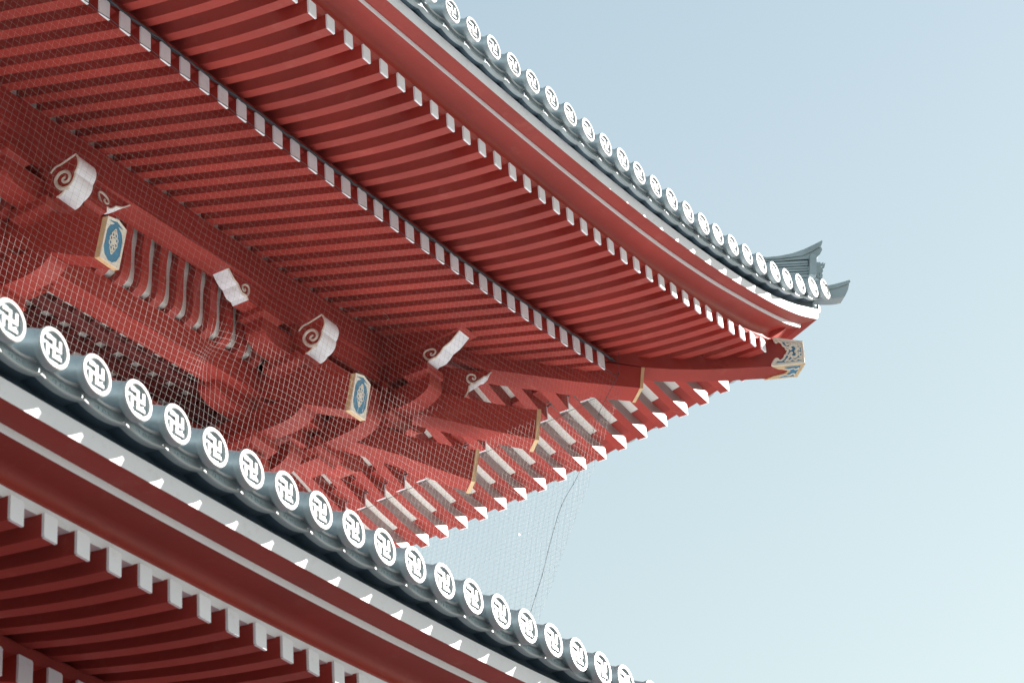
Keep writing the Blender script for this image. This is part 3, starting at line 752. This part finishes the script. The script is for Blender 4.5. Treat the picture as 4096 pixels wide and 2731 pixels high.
def cord():
    mb = MB()
    for mirror in (False, True):
        f = MIR if mirror else (lambda p_: p_)
        pts = []; t = 49.
        while t > 5.3:
            pts.append(f((-t, 4.78+random.uniform(-.01, .01), up.zb(t)-.045+(.02 if int(t*2) % 2 else -.02)))); t -= .5
        pts.append(f((-5.2, 5.2, up.zb(5.2)-.1))); mb.tube(pts, .012, 4)
        pts = []; t = 49.
        while t > 5.0:
            pts.append(f((-t, 4.80+random.uniform(-.02, .02), up.zb(t)+HB+.03+random.uniform(-.02, .02)))); t -= .25
        mb.tube(pts, .034, 5)
        pts = []; t = 49.
        while t > 5.0:
            pts.append(f((-t, 4.90+random.uniform(-.03, .03), up.zb(t)+HB+.10+random.uniform(-.04, .04)))); t -= .25
        mb.tube(pts, .03, 5)  # net edge twine, thickened to darken the shadow gap above the rafter ends
    pts = [(-5.18, 5.18, 3.92), (-5.22, 5.22, 3.4), (-5.26, 5.26, 2.89), (-5.64, 5.64, 1.84), (-6.0, 6.0, .5), (-6.45, 6.45, -1.12), (-7.04, 7.04, -2.62), (-7.43, 7.43, -4.17), (-7.76, 7.76, -5.69), (-8.14, 8.14, -7.18), (-8.9, 8.9, -10.2), (-10.8, 10.8, -16.6)]
    sm = smoothline([(a-.75, b-.75, c) if c > 2.6 else (a, b, c) for a, b, c in pts], 6)
    mb.tube(sm, .0085, 5)
    # loose tails of twine tied along the edge
    for k in range(8, len(sm)-8):
        p_ = Vector(sm[k])
        for q in range(random.choice((0, 1, 1, 2))):
            d = Vector((random.uniform(-1, 1), random.uniform(-.6, .6), random.uniform(-.35, .5)))*.16
            mb.tube([tuple(p_), tuple(p_+d*.6+Vector((0, 0, .03))), tuple(p_+d)], .004, 3)
        if k % 4 == 0: mb.tube([tuple(p_+Vector((0, 0, .05))), tuple(p_), tuple(p_-Vector((0, 0, .05)))], .018, 6, 0, lambda u: .5+2*u*(1-u))
    return mb.build('edge_cord', CORD, net)
cord()
# a thread caught under the rafters and a feather in the net
mb = MB(); mb.tube(smoothline([(-14.86, 11.05-1.2, 3.40), (-14.72, 10.95-1.2, 3.26), (-14.75, 10.85-1.2, 3.08), (-14.95, 10.8-1.2, 2.90)], 6), .012, 4)
FEA = MB(); c_ = (-10.47, 7.10, -5.28)
FEA.prism([(-.06,-.03),(.02,-.035),(.06,0),(.02,.035),(-.06,.03),(-.03,0)], -.004, .004, lambda u, w, d: (c_[0]+u, c_[1]+d, c_[2]+w*1.2+u*.4))
tag(FEA.build('feather', WHITE), 'tiny white feather caught in the bird net against the open sky', 'feather')
tag(mb.build('loose_thread', NET), 'short pale thread dangling under the upper rafters beside the carved purlin end', 'thread')
# ---------------------------------------------------------------- ground
gm = MB(); n = 40; S = 1500.
gm.v = []; 
o = None
me = bpy.data.meshes.new('ground'); me.from_pydata([(-S,-S,0),(S,-S,0),(S,S,0),(-S,S,0)], [], [(0,1,2,3)]); me.materials.append(GROUND)
o = bpy.data.objects.new('ground', me); C.objects.link(o); tag(o, 'temple court paving, darkened to cut bounced light', None, None, 'structure')
# ---------------------------------------------------------------- camera
R_ = G['cam']['R']; cp = P(G['cam']['C'])
cam = bpy.data.cameras.new('camera'); co = bpy.data.objects.new('camera', cam); C.objects.link(co)
rt, upv, fw = R_
M = Matrix(((rt[0], upv[0], -fw[0], cp[0]), (rt[1], upv[1], -fw[1], cp[1]), (rt[2], upv[2], -fw[2], cp[2]), (0, 0, 0, 1)))
co.matrix_world = M
cam.sensor_width = 36; cam.lens = G['cam']['f']*36/4096; cam.clip_end = 5000; cam.clip_start = .1
cam.dof.use_dof = True; cam.dof.focus_distance = 29.; cam.dof.aperture_fstop = 4.8
bpy.context.scene.camera = co
# ---------------------------------------------------------------- light
sd = Vector((1., -.42, .50)).normalized()      # towards the sun
elev = math.asin(sd.z); az = math.atan2(sd.x, sd.y)
w = bpy.data.worlds.new('World'); bpy.context.scene.world = w; w.use_nodes = True
nt = w.node_tree; bg = nt.nodes['Background']
sky = nt.nodes.new('ShaderNodeTexSky'); sky.sky_type = 'NISHITA'; sky.sun_disc = False
sky.sun_elevation = elev; sky.sun_rotation = az
sky.air_density = 1.0; sky.dust_density = .5; sky.ozone_density = 1.0
hs = nt.nodes.new('ShaderNodeHueSaturation'); hs.inputs['Saturation'].default_value = .82
nt.links.new(sky.outputs[0], hs.inputs['Color']); tn = nt.nodes.new('ShaderNodeMix'); tn.data_type = 'RGBA'; tn.blend_type = 'MULTIPLY'; tn.inputs[0].default_value = 1.
tcw = nt.nodes.new('ShaderNodeTexCoord'); sx = nt.nodes.new('ShaderNodeSeparateXYZ'); nt.links.new(tcw.outputs['Generated'], sx.inputs[0])
cr = nt.nodes.new('ShaderNodeValToRGB'); nt.links.new(sx.outputs['Z'], cr.inputs['Fac'])
cr.color_ramp.elements[0].position = .36; cr.color_ramp.elements[0].color = (1.0, 1.0, .83, 1)
cr.color_ramp.elements[1].position = .62; cr.color_ramp.elements[1].color = (.94, 1.0, .90, 1)
nt.links.new(cr.outputs['Color'], tn.inputs[7])
gm_ = nt.nodes.new('ShaderNodeGamma'); gm_.inputs['Gamma'].default_value = .65
nt.links.new(hs.outputs[0], gm_.inputs['Color']); nt.links.new(gm_.outputs['Color'], tn.inputs[6]); nt.links.new(tn.outputs[2], bg.inputs['Color'])
bg.inputs['Strength'].default_value = .098
sl = bpy.data.lights.new('sun', 'SUN'); so_ = bpy.data.objects.new('sun', sl); C.objects.link(so_)
sl.energy = 5.; sl.angle = math.radians(.53); sl.color = (1., .965, .915)
so_.rotation_euler = (-sd).to_track_quat('-Z', 'Y').to_euler(); so_.location = (20, -20, 40)
vs = bpy.context.scene.view_settings
vs.view_transform = 'Standard'; vs.look = 'None'; vs.gamma = 1; vs.use_curve_mapping = False; vs.exposure = 1.88
